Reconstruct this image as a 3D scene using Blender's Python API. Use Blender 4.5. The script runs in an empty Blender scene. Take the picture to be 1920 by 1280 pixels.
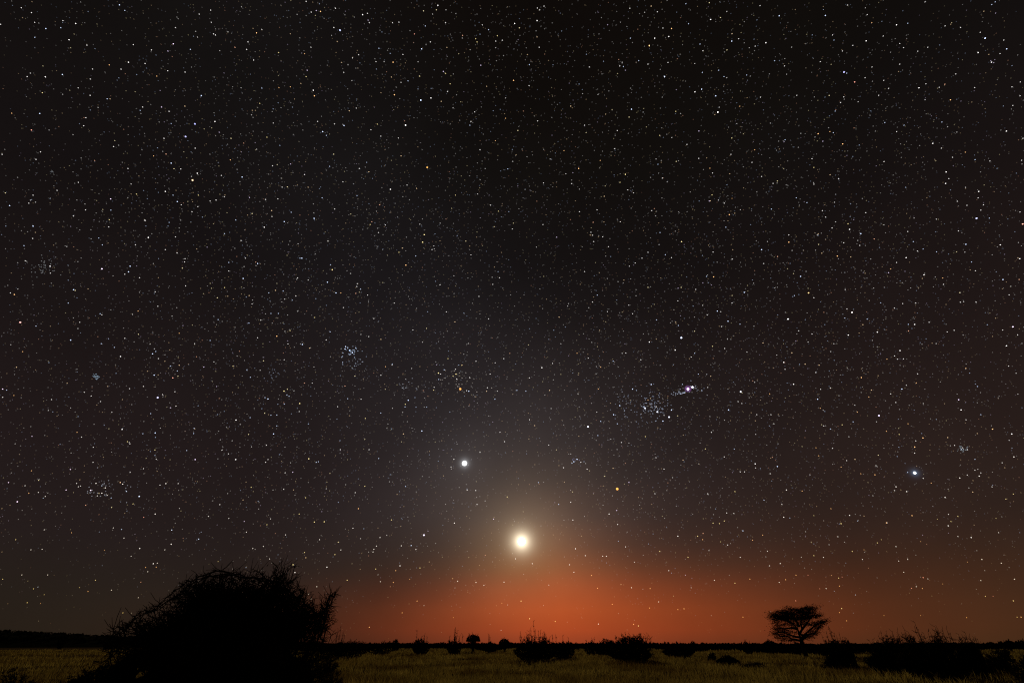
import bpy, math, random
import numpy as np
from mathutils import Vector, noise

random.seed(11)
RNG = np.random.default_rng(11)
SC = bpy.context.scene
COL = SC.collection
DEG = math.radians

# ------------------------------------------------------------------ camera
EYE = 1.6
PITCH = DEG(32.35)
FOCAL = 895.0                       # focal length in pixels of a 1920 px wide frame
cam_data = bpy.data.cameras.new('camera')
cam_data.sensor_width = 36.0
cam_data.lens = FOCAL / 1920.0 * 36.0
cam_data.clip_start = 0.1
cam_data.clip_end = 80000.0
cam = bpy.data.objects.new('camera', cam_data)
cam.location = (0, 0, EYE)
cam.rotation_euler = (math.pi / 2 + PITCH, 0, 0)
COL.objects.link(cam)
SC.camera = cam

SC.view_settings.view_transform = 'Standard'
SC.view_settings.look = 'None'
SC.view_settings.exposure = 0.0
SC.view_settings.gamma = 1.0
SC.view_settings.use_curve_mapping = False
SC.cycles.use_denoising = False
SC.cycles.max_bounces = 4
SC.cycles.transparent_max_bounces = 24
SC.cycles.filter_width = 1.15


def sight(px, py):
    """Direction in which a point of the photograph (1920 x 1280) lies."""
    a = (px - 960.0) / FOCAL
    b = (py - 640.0) / FOCAL
    v = Vector((a, math.cos(PITCH) - b * math.sin(PITCH) * 1.0, 0))
    v.y = math.cos(PITCH) + b * math.sin(PITCH)
    v.z = math.sin(PITCH) - b * math.cos(PITCH)
    return v.normalized()


MOON_DIR = sight(978, 1014.5)
VENUS_DIR = sight(871, 868)
SIRIUS_DIR = sight(1715, 886)

# ------------------------------------------------------------------ world
world = bpy.data.worlds.new('World')
SC.world = world
world.use_nodes = True
NT = world.node_tree
for n in list(NT.nodes):
    NT.nodes.remove(n)


def nd(kind, **kw):
    n = NT.nodes.new(kind)
    for k, v in kw.items():
        setattr(n, k, v)
    return n


def put(sock, val):
    if hasattr(val, 'is_output'):
        NT.links.new(val, sock)
    elif isinstance(val, (tuple, list, Vector)):
        sock.default_value = tuple(val)
    else:
        sock.default_value = val


def M(op, a, b=0.0, c=0.0):
    n = nd('ShaderNodeMath', operation=op)
    for i, v in enumerate((a, b, c)):
        if i < len(n.inputs):
            put(n.inputs[i], v)
    return n.outputs[0]


def VM(op, a, b=None):
    n = nd('ShaderNodeVectorMath', operation=op)
    put(n.inputs[0], a)
    if b is not None:
        if op == 'SCALE':
            put(n.inputs['Scale'], b)
        else:
            put(n.inputs[1], b)
    return n.outputs['Value'] if op == 'DOT_PRODUCT' else n.outputs['Vector']


def curve(t, stops, top):
    """Colour as a function of elevation in degrees, through a colour ramp."""
    r = nd('ShaderNodeValToRGB')
    r.color_ramp.interpolation = 'LINEAR'
    els = r.color_ramp.elements
    while len(els) > 1:
        els.remove(els[-1])
    for i, (d, c) in enumerate(stops):
        e = els[0] if i == 0 else els.new(min(1.0, d / top))
        e.position = min(1.0, d / top)
        e.color = (c[0], c[1], c[2], 1.0)
    put(r.inputs['Fac'], M('DIVIDE', t, top))
    return r.outputs['Color']


def lin(*c):
    out = []
    for v in c:
        v /= 255.0
        out.append(v / 12.92 if v < .04045 else ((v + .055) / 1.055) ** 2.4)
    return out


tc = nd('ShaderNodeTexCoord')
DIRV = VM('NORMALIZE', tc.outputs['Generated'])
sep = nd('ShaderNodeSeparateXYZ')
put(sep.inputs[0], DIRV)
RAD = 180.0 / math.pi
EL = M('MULTIPLY', M('ARCSINE', sep.outputs['Z']), RAD)
ELP = M('MAXIMUM', EL, 0.0)
AZ = M('MULTIPLY', M('ARCTAN2', sep.outputs['X'], sep.outputs['Y']), RAD)


def angle_to(d):
    dt = VM('DOT_PRODUCT', DIRV, tuple(d))
    return M('MULTIPLY', M('ARCCOSINE', M('MINIMUM', dt, 1.0)), RAD)


def expfall(t, w):
    return M('EXPONENT', M('DIVIDE', t, -w))


base = curve(ELP, [(0, lin(38, 31, 23)), (3, lin(38, 31, 25)), (8, lin(36, 28, 27)), (15, lin(33, 25, 25)),
                   (25, lin(27, 21, 21)), (38, lin(20, 16, 16)), (52, lin(16, 13, 11)), (68, lin(14, 10, 8)),
                   (90, lin(11, 8, 7))], 90)
# airglow and the far band of the galaxy over the right
rightward = nd('ShaderNodeClamp')
put(rightward.inputs['Value'], M('DIVIDE', M('SUBTRACT', AZ, 5.0), 35.0))
warm = VM('SCALE', curve(ELP, [(0, (.020, .0075, .0005)), (10, (.0065, .0030, .0006)), (25, (.0028, .0010, .0004)),
                               (45, (0, 0, 0))], 90), rightward.outputs[0])
# first light of dawn on the horizon
glow = curve(ELP, [(0, (.27, .030, .0012)), (1.2, (.39, .044, .001)), (3, (.42, .056, .002)), (5, (.33, .050, .003)),
                   (7, (.19, .038, .004)), (9, (.105, .026, .005)), (12, (.042, .014, .005)), (16, (.014, .007, .004)),
                   (20, (.004, .003, .003)), (35, (0, 0, 0))], 60)
wr = nd('ShaderNodeMapRange', interpolation_type='SMOOTHSTEP')
put(wr.inputs['Value'], ELP)
put(wr.inputs['From Min'], 0.0)
put(wr.inputs['From Max'], 10.0)
put(wr.inputs['To Min'], 15.2)
put(wr.inputs['To Max'], 7.5)
side = M('DIVIDE', M('SUBTRACT', AZ, 5.0), wr.outputs[0])
gsq = M('POWER', M('ABSOLUTE', side), 1.5)
wide = M('DIVIDE', M('SUBTRACT', AZ, 18.0), 24.0)
gmix = M('ADD', M('MULTIPLY', expfall(gsq, 1.0), 0.87), M('MULTIPLY', expfall(M('MULTIPLY', wide, wide), 1.0), 0.15))
glow = VM('SCALE', glow, gmix)
# aureole of the moon, dimmed by the thick air low down
tm = angle_to(MOON_DIR)
tv = angle_to(VENUS_DIR)
ts = angle_to(SIRIUS_DIR)
air = curve(ELP, [(0, (.10, .07, .02)), (2, (.34, .25, .07)), (7, (.88, .78, .48)), (12, (1, 1, 1))], 90)
aur = VM('ADD', VM('SCALE', (.215, .148, .076), expfall(tm, 3.5)),
         VM('SCALE', (.024, .020, .020), M('EXPONENT', M('MULTIPLY', M('POWER', M('DIVIDE', tm, 15.0), 1.5), -1.0))))
aur = VM('MULTIPLY', aur, air)
core = VM('SCALE', (3.0, 2.65, 1.95), expfall(tm, .48))
vglow = VM('ADD', VM('SCALE', (.95, .97, 1.0), expfall(tv, .21)), VM('SCALE', (.016, .016, .017), expfall(tv, 2.6)))
sglow = VM('SCALE', (.13, .21, .34), expfall(ts, .15))
# the cone of zodiacal light leaning up to the left
zdir = sight(560, 150)
zn = MOON_DIR.cross(zdir).normalized()
off = M('MULTIPLY', M('ARCSINE', VM('DOT_PRODUCT', DIRV, tuple(zn))), RAD)
zo = M('MULTIPLY', expfall(M('MULTIPLY', off, off), 170.0), expfall(tm, 45.0))
zod = VM('SCALE', (.0070, .0068, .0088), zo)
# very faint unevenness of the night sky
nz = nd('ShaderNodeTexNoise')
put(nz.inputs['Vector'], DIRV)
put(nz.inputs['Scale'], 5.0)
put(nz.inputs['Detail'], 4.0)
uneven = M('ADD', M('MULTIPLY', nz.outputs['Fac'], 0.5), 0.75)

total = base
for extra in (warm, glow, aur, zod):
    total = VM('ADD', total, extra)
total = VM('SCALE', total, uneven)
for extra in (core, vglow, sglow):
    total = VM('ADD', total, extra)
# last trace of scattered daylight, the sun being far under the horizon
nish = nd('ShaderNodeTexSky', sky_type='NISHITA')
nish.sun_disc = False
nish.sun_elevation = DEG(-5)
nish.sun_rotation = DEG(4)
total = VM('ADD', total, VM('SCALE', nish.outputs['Color'], 0.00002))
bg = nd('ShaderNodeBackground')
put(bg.inputs['Color'], total)
bg.inputs['Strength'].default_value = 1.0
wo = nd('ShaderNodeOutputWorld')
NT.links.new(bg.outputs[0], wo.inputs['Surface'])
world.cycles.sampling_method = 'MANUAL'
world.cycles.sample_map_resolution = 1024

# ------------------------------------------------------------------ moonlight
sun_data = bpy.data.lights.new('moonlight', 'SUN')
sun_data.energy = 0.92
sun_data.angle = DEG(0.5)
sun_data.color = (1.0, .86, .62)
sun = bpy.data.objects.new('moonlight', sun_data)
# a hair above the moon, so that the moon's own globe does not stand in its way
sun.rotation_euler = sight(979, 975).to_track_quat('Z', 'Y').to_euler()
COL.objects.link(sun)


# ------------------------------------------------------------------ helpers
def material(name, build):
    m = bpy.data.materials.new(name)
    m.use_nodes = True
    nt = m.node_tree
    for n in list(nt.nodes):
        nt.nodes.remove(n)
    out = nt.nodes.new('ShaderNodeOutputMaterial')
    nt.links.new(build(nt), out.inputs['Surface'])
    return m


def emission(name, col, strength, through=True):
    def b(nt):
        e = nt.nodes.new('ShaderNodeEmission')
        e.inputs['Color'].default_value = (*col, 1)
        e.inputs['Strength'].default_value = strength
        if not through:
            return e.outputs[0]
        t = nt.nodes.new('ShaderNodeBsdfTransparent')
        ad = nt.nodes.new('ShaderNodeAddShader')
        nt.links.new(e.outputs[0], ad.inputs[0])
        nt.links.new(t.outputs[0], ad.inputs[1])
        return ad.outputs[0]
    m = material(name, b)
    m.cycles.emission_sampling = 'NONE'
    return m


def plant(name, c0, c1, scale=3.0, through=0.0, patch=None):
    def b(nt):
        tcn = nt.nodes.new('ShaderNodeNewGeometry')
        n = nt.nodes.new('ShaderNodeTexNoise')
        n.inputs['Scale'].default_value = scale
        n.inputs['Detail'].default_value = 5
        nt.links.new(tcn.outputs['Position'], n.inputs['Vector'])
        r = nt.nodes.new('ShaderNodeValToRGB')
        r.color_ramp.elements[0].position = .35
        r.color_ramp.elements[1].position = .68
        r.color_ramp.elements[0].color = (*c0, 1)
        r.color_ramp.elements[1].color = (*c1, 1)
        nt.links.new(n.outputs['Fac'], r.inputs['Fac'])
        col = r.outputs['Color']
        if patch:
            n2 = nt.nodes.new('ShaderNodeTexNoise')
            n2.inputs['Scale'].default_value = patch
            n2.inputs['Detail'].default_value = 4
            nt.links.new(tcn.outputs['Position'], n2.inputs['Vector'])
            r2 = nt.nodes.new('ShaderNodeValToRGB')
            r2.color_ramp.elements[0].position = .38
            r2.color_ramp.elements[1].position = .60
            r2.color_ramp.elements[0].color = (.36, .28, .24, 1)
            r2.color_ramp.elements[1].color = (1, 1, 1, 1)
            nt.links.new(n2.outputs['Fac'], r2.inputs['Fac'])
            mx = nt.nodes.new('ShaderNodeMix')
            mx.data_type = 'RGBA'
            mx.blend_type = 'MULTIPLY'
            mx.inputs['Factor'].default_value = 1
            nt.links.new(col, mx.inputs['A'])
            nt.links.new(r2.outputs['Color'], mx.inputs['B'])
            col = mx.outputs['Result']
        d = nt.nodes.new('ShaderNodeBsdfDiffuse')
        nt.links.new(col, d.inputs['Color'])
        if through <= 0:
            return d.outputs[0]
        t = nt.nodes.new('ShaderNodeBsdfTranslucent')
        nt.links.new(col, t.inputs['Color'])
        mxs = nt.nodes.new('ShaderNodeMixShader')
        mxs.inputs[0].default_value = through
        nt.links.new(d.outputs[0], mxs.inputs[1])
        nt.links.new(t.outputs[0], mxs.inputs[2])
        return mxs.outputs[0]
    return material(name, b)


BARK = plant('bark', (.018, .013, .010), (.040, .030, .022), 6.0)
LEAF = plant('dark_leaves', (.014, .016, .008), (.034, .036, .018), 2.0)
LEAF_DRY = plant('dry_leaves', (.045, .034, .018), (.095, .070, .036), 2.0, 0.15)
SCRUB = plant('scrub_leaves', (.012, .012, .007), (.024, .022, .013), .4)
GRASS = plant('dry_grass', (.17, .118, .024), (.37, .258, .054), .55, 0.55, .16)
SOIL = plant('sandy_soil', (.085, .058, .026), (.17, .120, .050), 1.6, 0, .11)
HILLM = plant('hill_scrub', (.010, .010, .006), (.020, .018, .011), .08)


def mesh_np(name, verts, faces_tri, mat, attr=None):
    """Mesh from numpy arrays; faces_tri is (n, k) with k 3 or 4."""
    verts = np.asarray(verts, dtype=np.float32)
    faces = np.asarray(faces_tri, dtype=np.int32)
    k = faces.shape[1]
    me = bpy.data.meshes.new(name)
    me.vertices.add(len(verts))
    me.vertices.foreach_set('co', verts.ravel())
    me.loops.add(faces.size)
    me.loops.foreach_set('vertex_index', faces.ravel())
    me.polygons.add(len(faces))
    me.polygons.foreach_set('loop_start', np.arange(0, faces.size, k, dtype=np.int32))
    me.update(calc_edges=True)
    me.validate(verbose=False)
    if attr is not None:
        a = me.color_attributes.new('star_colour', 'FLOAT_COLOR', 'POINT')
        a.data.foreach_set('color', np.asarray(attr, dtype=np.float32).ravel())
    me.materials.append(mat)
    return me


def link(name, me, parent=None, loc=None):
    o = bpy.data.objects.new(name, me)
    COL.objects.link(o)
    if parent is not None:
        o.parent = parent
    if loc is not None:
        o.location = loc
    return o


def tag(o, label=None, cat=None, group=None, kind=None):
    if label:
        o['label'] = label
    if cat:
        o['category'] = cat
    if group:
        o['group'] = group
    if kind:
        o['kind'] = kind
    return o


class Tubes:
    """Collects tapering three- to six-sided branches into one mesh."""
    def __init__(self):
        self.v = []
        self.f = []

    def add(self, pts, r0, r1, sides=3):
        n = len(pts)
        start = len(self.v)
        for i, p in enumerate(pts):
            a = pts[max(0, i - 1)]
            b = pts[min(n - 1, i + 1)]
            d = (b - a)
            if d.length < 1e-6:
                d = Vector((0, 0, 1))
            d.normalize()
            ref = Vector((1, 0, 0)) if abs(d.x) < .8 else Vector((0, 1, 0))
            s = d.cross(ref).normalized()
            t = d.cross(s)
            r = r0 + (r1 - r0) * i / (n - 1)
            for k in range(sides):
                an = 2 * math.pi * k / sides
                self.v.append(p + (s * math.cos(an) + t * math.sin(an)) * r)
        for i in range(n - 1):
            for k in range(sides):
                k2 = (k + 1) % sides
                self.f.append((start + i * sides + k, start + i * sides + k2,
                               start + (i + 1) * sides + k2, start + (i + 1) * sides + k))

    def mesh(self, name, mat):
        return mesh_np(name, [tuple(q) for q in self.v], self.f, mat)


def leaf_quads(centres, size, flat=0.0, aspect=1.7):
    """Randomly turned small leaf faces round the given centres."""
    c = np.asarray(centres, dtype=np.float64)
    n = len(c)
    a = RNG.normal(size=(n, 3))
    b = RNG.normal(size=(n, 3))
    if flat:
        a[:, 2] *= (1 - flat)
        b[:, 2] *= (1 - flat)
    a /= np.linalg.norm(a, axis=1)[:, None]
    b -= a * (a * b).sum(1)[:, None]
    b /= np.linalg.norm(b, axis=1)[:, None] + 1e-9
    s = size * RNG.uniform(.6, 1.35, size=(n, 1))
    a = a * s * aspect * .5
    b = b * s * .5
    v = np.stack([c - a, c + b * .9, c + a, c - b], 1).reshape(-1, 3)
    f = np.arange(n * 4).reshape(-1, 4)
    return v, f


def quad_bezier(a, b, c, n, wob=0.0):
    out = []
    for i in range(n + 1):
        t = i / n
        p = a * (1 - t) ** 2 + b * 2 * t * (1 - t) + c * t * t
        if wob and 0 < i < n:
            p = p + Vector((random.uniform(-wob, wob), random.uniform(-wob, wob), random.uniform(-wob, wob)))
        out.append(p)
    return out


class Stand:
    """Where a plant stands: a point on the ground at a bearing and distance, with its own upright frame."""
    def __init__(self, px, dist):
        d = sight(px, 1205)
        az = math.atan2(d.x, d.y)
        self.n = Vector((math.sin(az), math.cos(az), 0))
        self.u = Vector((math.cos(az), -math.sin(az), 0))
        self.foot = self.n * dist
        self.dist = dist

    def sh(self, px, py):
        """Sideways offset and height that a pixel has at this plant's distance."""
        d = sight(px, py)
        t = self.dist / d.dot(self.n)
        p = d * t
        return p.dot(self.u), p.z + EYE

    def pt(self, s, w, z):
        return self.u * s + self.n * w + Vector((0, 0, z))


def shrub(name, label, cat, dist, outline, n_branch, n_twig, n_leaf, lace=None, spikes=(), leaf_size=None,
          leaf_mat=None, twig_len=.28, depth=.42, base_spread=.30, group=None, arch=.25, trunk_h=0.0,
          tip=None, canes=(), undercut=.38):
    xs = [p[0] for p in outline]
    cx = .5 * (min(xs) + max(xs))
    st = Stand(cx, dist)
    env = [st.sh(*p) for p in outline]
    es = [e[0] for e in env]
    eh = [e[1] for e in env]
    hmax = max(eh)
    smin, smax = min(es), max(es)
    half = .5 * (smax - smin)
    mid = .5 * (smax + smin)
    dmax = depth * (smax - smin)
    if lace:
        ls = [st.sh(p[0], 1205)[0] for p in lace]
        lf = [p[1] for p in lace]
    root = bpy.data.objects.new(name, None)
    COL.objects.link(root)
    root.location = st.foot
    tag(root, label, cat, group)

    def hat(s, w):
        h = float(np.interp(s, es, eh))
        q = max(0.0, 1 - (w / max(dmax, 1e-3)) ** 2)
        return h * (.55 + .45 * math.sqrt(q))

    def dlim(s):
        q = max(0.0, 1 - ((s - mid) / half) ** 2)
        return dmax * math.sqrt(q)

    px = dist * .00078
    tip_r = tip or max(.003, px * .34)
    T = Tubes()
    ends = []
    for i in range(n_branch):
        s = random.uniform(smin, smax)
        w = random.uniform(-1, 1) * dlim(s)
        hh = hat(s, w)
        z = hh * (1 - abs(random.gauss(0, .17)))
        z = max(z, hh * .15, trunk_h)
        if trunk_h:
            b0 = Vector((0, 0, 0)) + st.pt(mid + random.uniform(-.04, .04) * half, random.uniform(-.04, .04) * half, 0)
        else:
            b0 = st.pt(mid + (s - mid) * base_spread + random.uniform(-.1, .1) * half, w * base_spread, -.03)
        b2 = st.pt(s, w, z)
        b1 = st.pt(mid + (s - mid) * .5, w * .5, z * (.55 + arch) + random.uniform(-.1, .25) * hh)
        path = quad_bezier(b0, b1, b2, 6, .03 * hmax)
        r0 = max(tip_r * 1.6, hmax * random.uniform(.006, .014))
        T.add(path, r0, tip_r, 4)
        ends.append(path)
    n_main = len(ends)
    for cane in canes:
        w = random.uniform(-.5, .5) * dmax
        path = []
        for a, b in cane:
            s, z = st.sh(a, b)
            path.append(st.pt(s + random.uniform(-.03, .03), w, z))
            w += random.uniform(-.15, .15)
        fine = []
        for i in range(len(path) - 1):
            for k in range(4):
                q = path[i].lerp(path[i + 1], k / 4)
                fine.append(q + Vector((random.gauss(0, .02), random.gauss(0, .02), random.gauss(0, .03) + .05 * math.sin(k * .8))))
        fine.append(path[-1])
        T.add(fine, tip_r * 2.2, tip_r * .9, 4)
        for k in range(len(fine) * 3):
            q = random.choice(fine)
            dv = Vector((random.gauss(0, 1), random.gauss(0, 1), random.gauss(.2, .8))).normalized()
            L = random.uniform(.06, .26)
            T.add([q, q + dv * L * .5 + Vector((0, 0, .02)), q + dv * L], tip_r, tip_r * .5, 3)
    for sx, sy in spikes:
        s, z = st.sh(sx, sy)
        w = random.uniform(-.3, .3) * dmax
        b2 = st.pt(s, w, z)
        b0 = st.pt(mid + (s - mid) * .7, w * .6, 0)
        b1 = st.pt(s * .92 + mid * .08 + random.uniform(-.05, .05) * half, w, z * .55)
        path = quad_bezier(b0, b1, b2, 7, .012 * hmax)
        T.add(path, max(tip_r * 1.8, hmax * .008), tip_r * .8, 4)
        ends.append(path)
        for k in range(7):
            q = path[random.randint(3, 7)]
            dv = Vector((random.gauss(0, 1), random.gauss(0, 1), random.uniform(.3, 1.6))).normalized()
            L = random.uniform(.04, .12) * hmax
            T.add([q, q + dv * L * .5, q + dv * L + Vector((0, 0, .2 * L))], tip_r, tip_r * .6, 3)
    for i in range(n_twig):
        path = random.choice(ends)
        j = random.randint(2, 6)
        q = path[min(j, len(path) - 1)]
        back = path[max(0, j - 1)]
        dv = (q - back).normalized() * .6 + Vector((random.gauss(0, 1), random.gauss(0, 1), random.gauss(.15, .8))) * .6
        dv.normalize()
        L = random.uniform(.35, 1.1) * twig_len * min(1.0, hmax / 2.5)
        e = q + dv * L
        tw = [q]
        hd = dv.copy()
        for kk in range(4):
            hd = (hd + Vector((random.gauss(0, 1), random.gauss(0, 1), random.gauss(.05, 1))) * .33).normalized()
            tw.append(tw[-1] + hd * L * .27)
        mp = tw[2]
        T.add(tw, tip_r * 1.25, tip_r * .55, 3)
        for kk in range(2):
            dv2 = (dv + Vector((random.gauss(0, 1), random.gauss(0, 1), random.gauss(0, 1))) * .9).normalized()
            e2 = mp + dv2 * L * .5
            T.add([mp, e2], tip_r * .85, tip_r * .5, 3)
    link('branches', T.mesh('branches', BARK), root)
    if n_leaf:
        cs = []
        tries = 0
        while len(cs) < n_leaf and tries < n_leaf * 6:
            tries += 1
            s = random.uniform(smin, smax)
            w = random.uniform(-1, 1) * dlim(s)
            hh = hat(s, w)
            f = float(np.interp(s, ls, lf)) if lace else .9
            z = random.uniform(trunk_h, max(hh * f, trunk_h + .05))
            if not trunk_h and z < undercut * hmax * abs((s - mid) / half) ** 3:
                continue
            edge = z / max(hh, .01)
            g = noise.noise(Vector((s, w, z)) * (2.6 / max(hmax, .8)) * 2.0 + root.location)
            if edge > .55 * f and g < -.12 + .25 * (edge - f):
                continue
            cs.append(tuple(st.pt(s, w, z)))
        # fresh leaves along the outer twigs
        for i in range(n_leaf // 8):
            p = ends[random.randrange(n_main)]
            q = p[random.randint(3, 5)]
            sc = .03 * hmax
            cs.append((q.x + random.gauss(0, sc), q.y + random.gauss(0, sc), max(.02, q.z + random.gauss(0, sc))))
        v, f = leaf_quads(cs, leaf_size or max(.03, dist * .0015))
        fo = link('foliage', mesh_np('foliage', v, f, leaf_mat or LEAF), root)
        fo['kind'] = 'stuff'
    return root


# ------------------------------------------------------------------ ground
def relief(x, y):
    r = math.hypot(x, y)
    f = min(1.0, max(0.0, (r - 18) / 40))
    return (noise.noise(Vector((x * .035, y * .035, 3.1))) * .16 + noise.noise(Vector((x * .16, y * .16, 7.7))) * .05) * f


gv, gf = [], []
radii = [0.0] + list(np.geomspace(2.0, 400.0, 90)) + list(np.geomspace(450, 29000, 18))
NS = 180
for r in radii:
    for k in range(NS):
        a = 2 * math.pi * k / NS
        x, y = r * math.sin(a), r * math.cos(a)
        z = relief(x, y) if r < 300 else 0.0
        gv.append((x, y, z - (0.05 if r > 300 else 0)))
for i in range(len(radii) - 1):
    for k in range(NS):
        k2 = (k + 1) % NS
        gf.append((i * NS + k, (i + 1) * NS + k, (i + 1) * NS + k2, i * NS + k2))
ground = link('ground', mesh_np('ground', gv, gf, SOIL))
tag(ground, 'sandy savanna ground under dry grass running flat to the horizon', kind='structure')
ground.data.polygons.foreach_set('use_smooth', [True] * len(ground.data.polygons))

# low scrub-covered rise along the horizon at the far left
hv, hf = [], []
NA, NR = 120, 8
for i in range(NA + 1):
    azd = -75 + 58 * i / NA
    a = DEG(azd)
    crest = float(np.interp(azd, [-75, -52, -46, -42, -38, -33, -28, -17], [13, 12.0, 10.5, 9.2, 7.6, 5.6, 4.2, 2.0]))
    crest += 1.0 * noise.noise(Vector((azd * .35, 0, 0))) + .5 * noise.noise(Vector((azd * 1.3, 4, 0)))
    for j in range(NR + 1):
        t = j / NR
        r = 420 + 260 * t
        z = crest * math.sin(math.pi * min(1, t * 1.0)) ** .8 if 0 < t < 1 else -.5
        hv.append((r * math.sin(a), r * math.cos(a), z))
for i in range(NA):
    for j in range(NR):
        q = i * (NR + 1) + j
        hf.append((q, q + 1, q + NR + 2, q + NR + 1))
hill = link('hills', mesh_np('hills', hv, hf, HILLM))
tag(hill, 'low dark rise along the far left horizon', kind='structure')

# ------------------------------------------------------------------ where the grass ends and the scrub belt begins
EDGE_PX = [0, 150, 230, 560, 620, 690, 720, 790, 850, 880, 920, 960, 1060, 1090, 1150, 1230, 1290, 1330, 1400, 1445, 1520, 1560, 1640, 1800, 1860, 1920]
EDGE_PY = [1210, 1210, 1212, 1220, 1224, 1221, 1215, 1214, 1216, 1215, 1224, 1215, 1220, 1216, 1215, 1217, 1224, 1219, 1220, 1226, 1230, 1229, 1224, 1220, 1216, 1216]
AZT, RT = [], []
for x_, y_ in zip(EDGE_PX, EDGE_PY):
    d_ = sight(x_, y_)
    AZT.append(math.degrees(math.atan2(d_.x, d_.y)))
    RT.append(EYE / (-d_.z) * math.hypot(d_.x, d_.y))


def edge_at(azd):
    return float(np.interp(azd, AZT, RT)) * (1 + .10 * noise.noise(Vector((azd * .5, 1, 2))))


# grass: bent blades in tufts, one sheet of growth that nobody could count
NT_ = 46000
az_ = RNG.uniform(-66, 66, NT_)
r_ = 13 * (230 / 13.0) ** (RNG.uniform(0, 1, NT_) ** .80)
BL = 7
vs, fs = [], []
tuft = []
for a0, r0 in zip(az_, r_):
    lim = edge_at(a0)
    if r0 > lim * random.uniform(.86, 1.10):
        continue
    x, y = r0 * math.sin(DEG(a0)), r0 * math.cos(DEG(a0))
    g = noise.noise(Vector((x * .07, y * .07, 0))) + .5 * noise.noise(Vector((x * .3, y * .3, 5)))
    if g < -.42 and random.random() < .8:
        continue
    tuft.append((x, y, relief(x, y), .30 * (1 + .55 * g) * random.uniform(.7, 1.45), r0))
tuft = np.array(tuft)
nt = len(tuft)
base_xy = np.repeat(tuft[:, :3], BL, axis=0)
hh_ = np.repeat(tuft[:, 3], BL) * RNG.uniform(.55, 1.25, nt * BL)
rr_ = np.repeat(tuft[:, 4], BL)
wd_ = np.maximum(.007, rr_ * .00042) * RNG.uniform(.7, 1.4, nt * BL)
ph_ = RNG.uniform(0, 2 * math.pi, nt * BL)
lean = RNG.uniform(.15, .75, nt * BL) * hh_
spread = .10 + rr_ * .0016
b0_ = base_xy + np.stack([RNG.normal(size=nt * BL) * spread, RNG.normal(size=nt * BL) * spread, np.full(nt * BL, -.02)], 1)
face = RNG.uniform(0, math.pi, nt * BL)
wx, wy = np.cos(face) * wd_, np.sin(face) * wd_
lx, ly = np.cos(ph_) * lean, np.sin(ph_) * lean
z0 = np.zeros(nt * BL)
p0 = b0_ + np.stack([-wx, -wy, z0], 1)
p1 = b0_ + np.stack([wx, wy, z0], 1)
p2 = b0_ + np.stack([lx * .35 + wx * .7, ly * .35 + wy * .7, hh_ * .6], 1)
p3 = b0_ + np.stack([lx * .35 - wx * .7, ly * .35 - wy * .7, hh_ * .6], 1)
p4 = b0_ + np.stack([lx, ly, hh_], 1)
gverts = np.stack([p0, p1, p2, p3, p4], 1).reshape(-1, 3)
ix = np.arange(nt * BL)[:, None] * 5
tri = np.concatenate([ix + [0, 1, 2], ix + [0, 2, 3], ix + [3, 2, 4]], 0)
grass = link('grass', mesh_np('grass', gverts, tri, GRASS))
tag(grass, 'dry straw grass covering the open savanna floor', 'grass', kind='stuff')

# scrub belt between the grass and the horizon
cs, sz = [], []
sv, sf = [], []
cnt = 0
for i in range(9000):
    a0 = random.uniform(-66, 66)
    lim = edge_at(a0)
    u = random.random()
    r0 = lim * (1.0 + .06 * random.random()) if u < .22 else lim + (max(lim * 1.3, 520) - lim) * random.random() ** 1.6
    x, y = r0 * math.sin(DEG(a0)), r0 * math.cos(DEG(a0))
    g = noise.noise(Vector((a0 * .55, r0 * .01, 9)))
    h = 1.45 * (1 + .16 * g) * random.uniform(.7, 1.12) if r0 < 240 else random.uniform(1.2, 1.95) + .25 * g
    if u < .22:
        h *= .62
    elif random.random() < .07:
        h *= random.uniform(1.15, 1.5)
    w = h * random.uniform(.7, 1.4)
    px = max(.10, r0 * .0016)
    n = 26
    for k in range(n):
        q = Vector((random.gauss(0, 1), random.gauss(0, 1), random.gauss(0, 1))).normalized() * random.random() ** .4
        cs.append((x + q.x * w * .6, y + q.y * w * .6, h * .5 + q.z * h * .5))
        sz.append(px * 1.5 + .12)
cs = np.array(cs)
v, f = leaf_quads(cs, 1.0)
cen = np.repeat(cs, 4, axis=0)
v = cen + (v - cen) * np.repeat(np.array(sz), 4)[:, None]
v[:, 2] = np.maximum(v[:, 2], -.02)
scrub = link('scrub', mesh_np('scrub', v, f, SCRUB))
tag(scrub, 'far belt of low dark scrub between the grass and the horizon', 'scrub', kind='stuff')

# scrub standing on the rise at the far left
cs, sz = [], []
for i in range(1500):
    azd = random.uniform(-68, -19)
    crest = float(np.interp(azd, [-75, -52, -46, -42, -38, -33, -28, -17], [13, 12.0, 10.5, 9.2, 7.6, 5.6, 4.2, 2.0]))
    t = random.uniform(.08, .6)
    r0 = 420 + 260 * t
    x, y = r0 * math.sin(DEG(azd)), r0 * math.cos(DEG(azd))
    z = crest * math.sin(math.pi * t) ** .8
    h = random.uniform(.8, 1.9)
    for k in range(14):
        q = Vector((random.gauss(0, 1), random.gauss(0, 1), random.gauss(0, 1))).normalized() * random.random() ** .4
        cs.append((x + q.x * h, y + q.y * h, z + h * .2 + q.z * h * .5))
v, f = leaf_quads(np.array(cs), .8)
hs = link('scrub', mesh_np('scrub', v, f, SCRUB))
tag(hs, 'far dark bushes covering the rise on the left horizon', 'scrub', kind='stuff')

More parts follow.
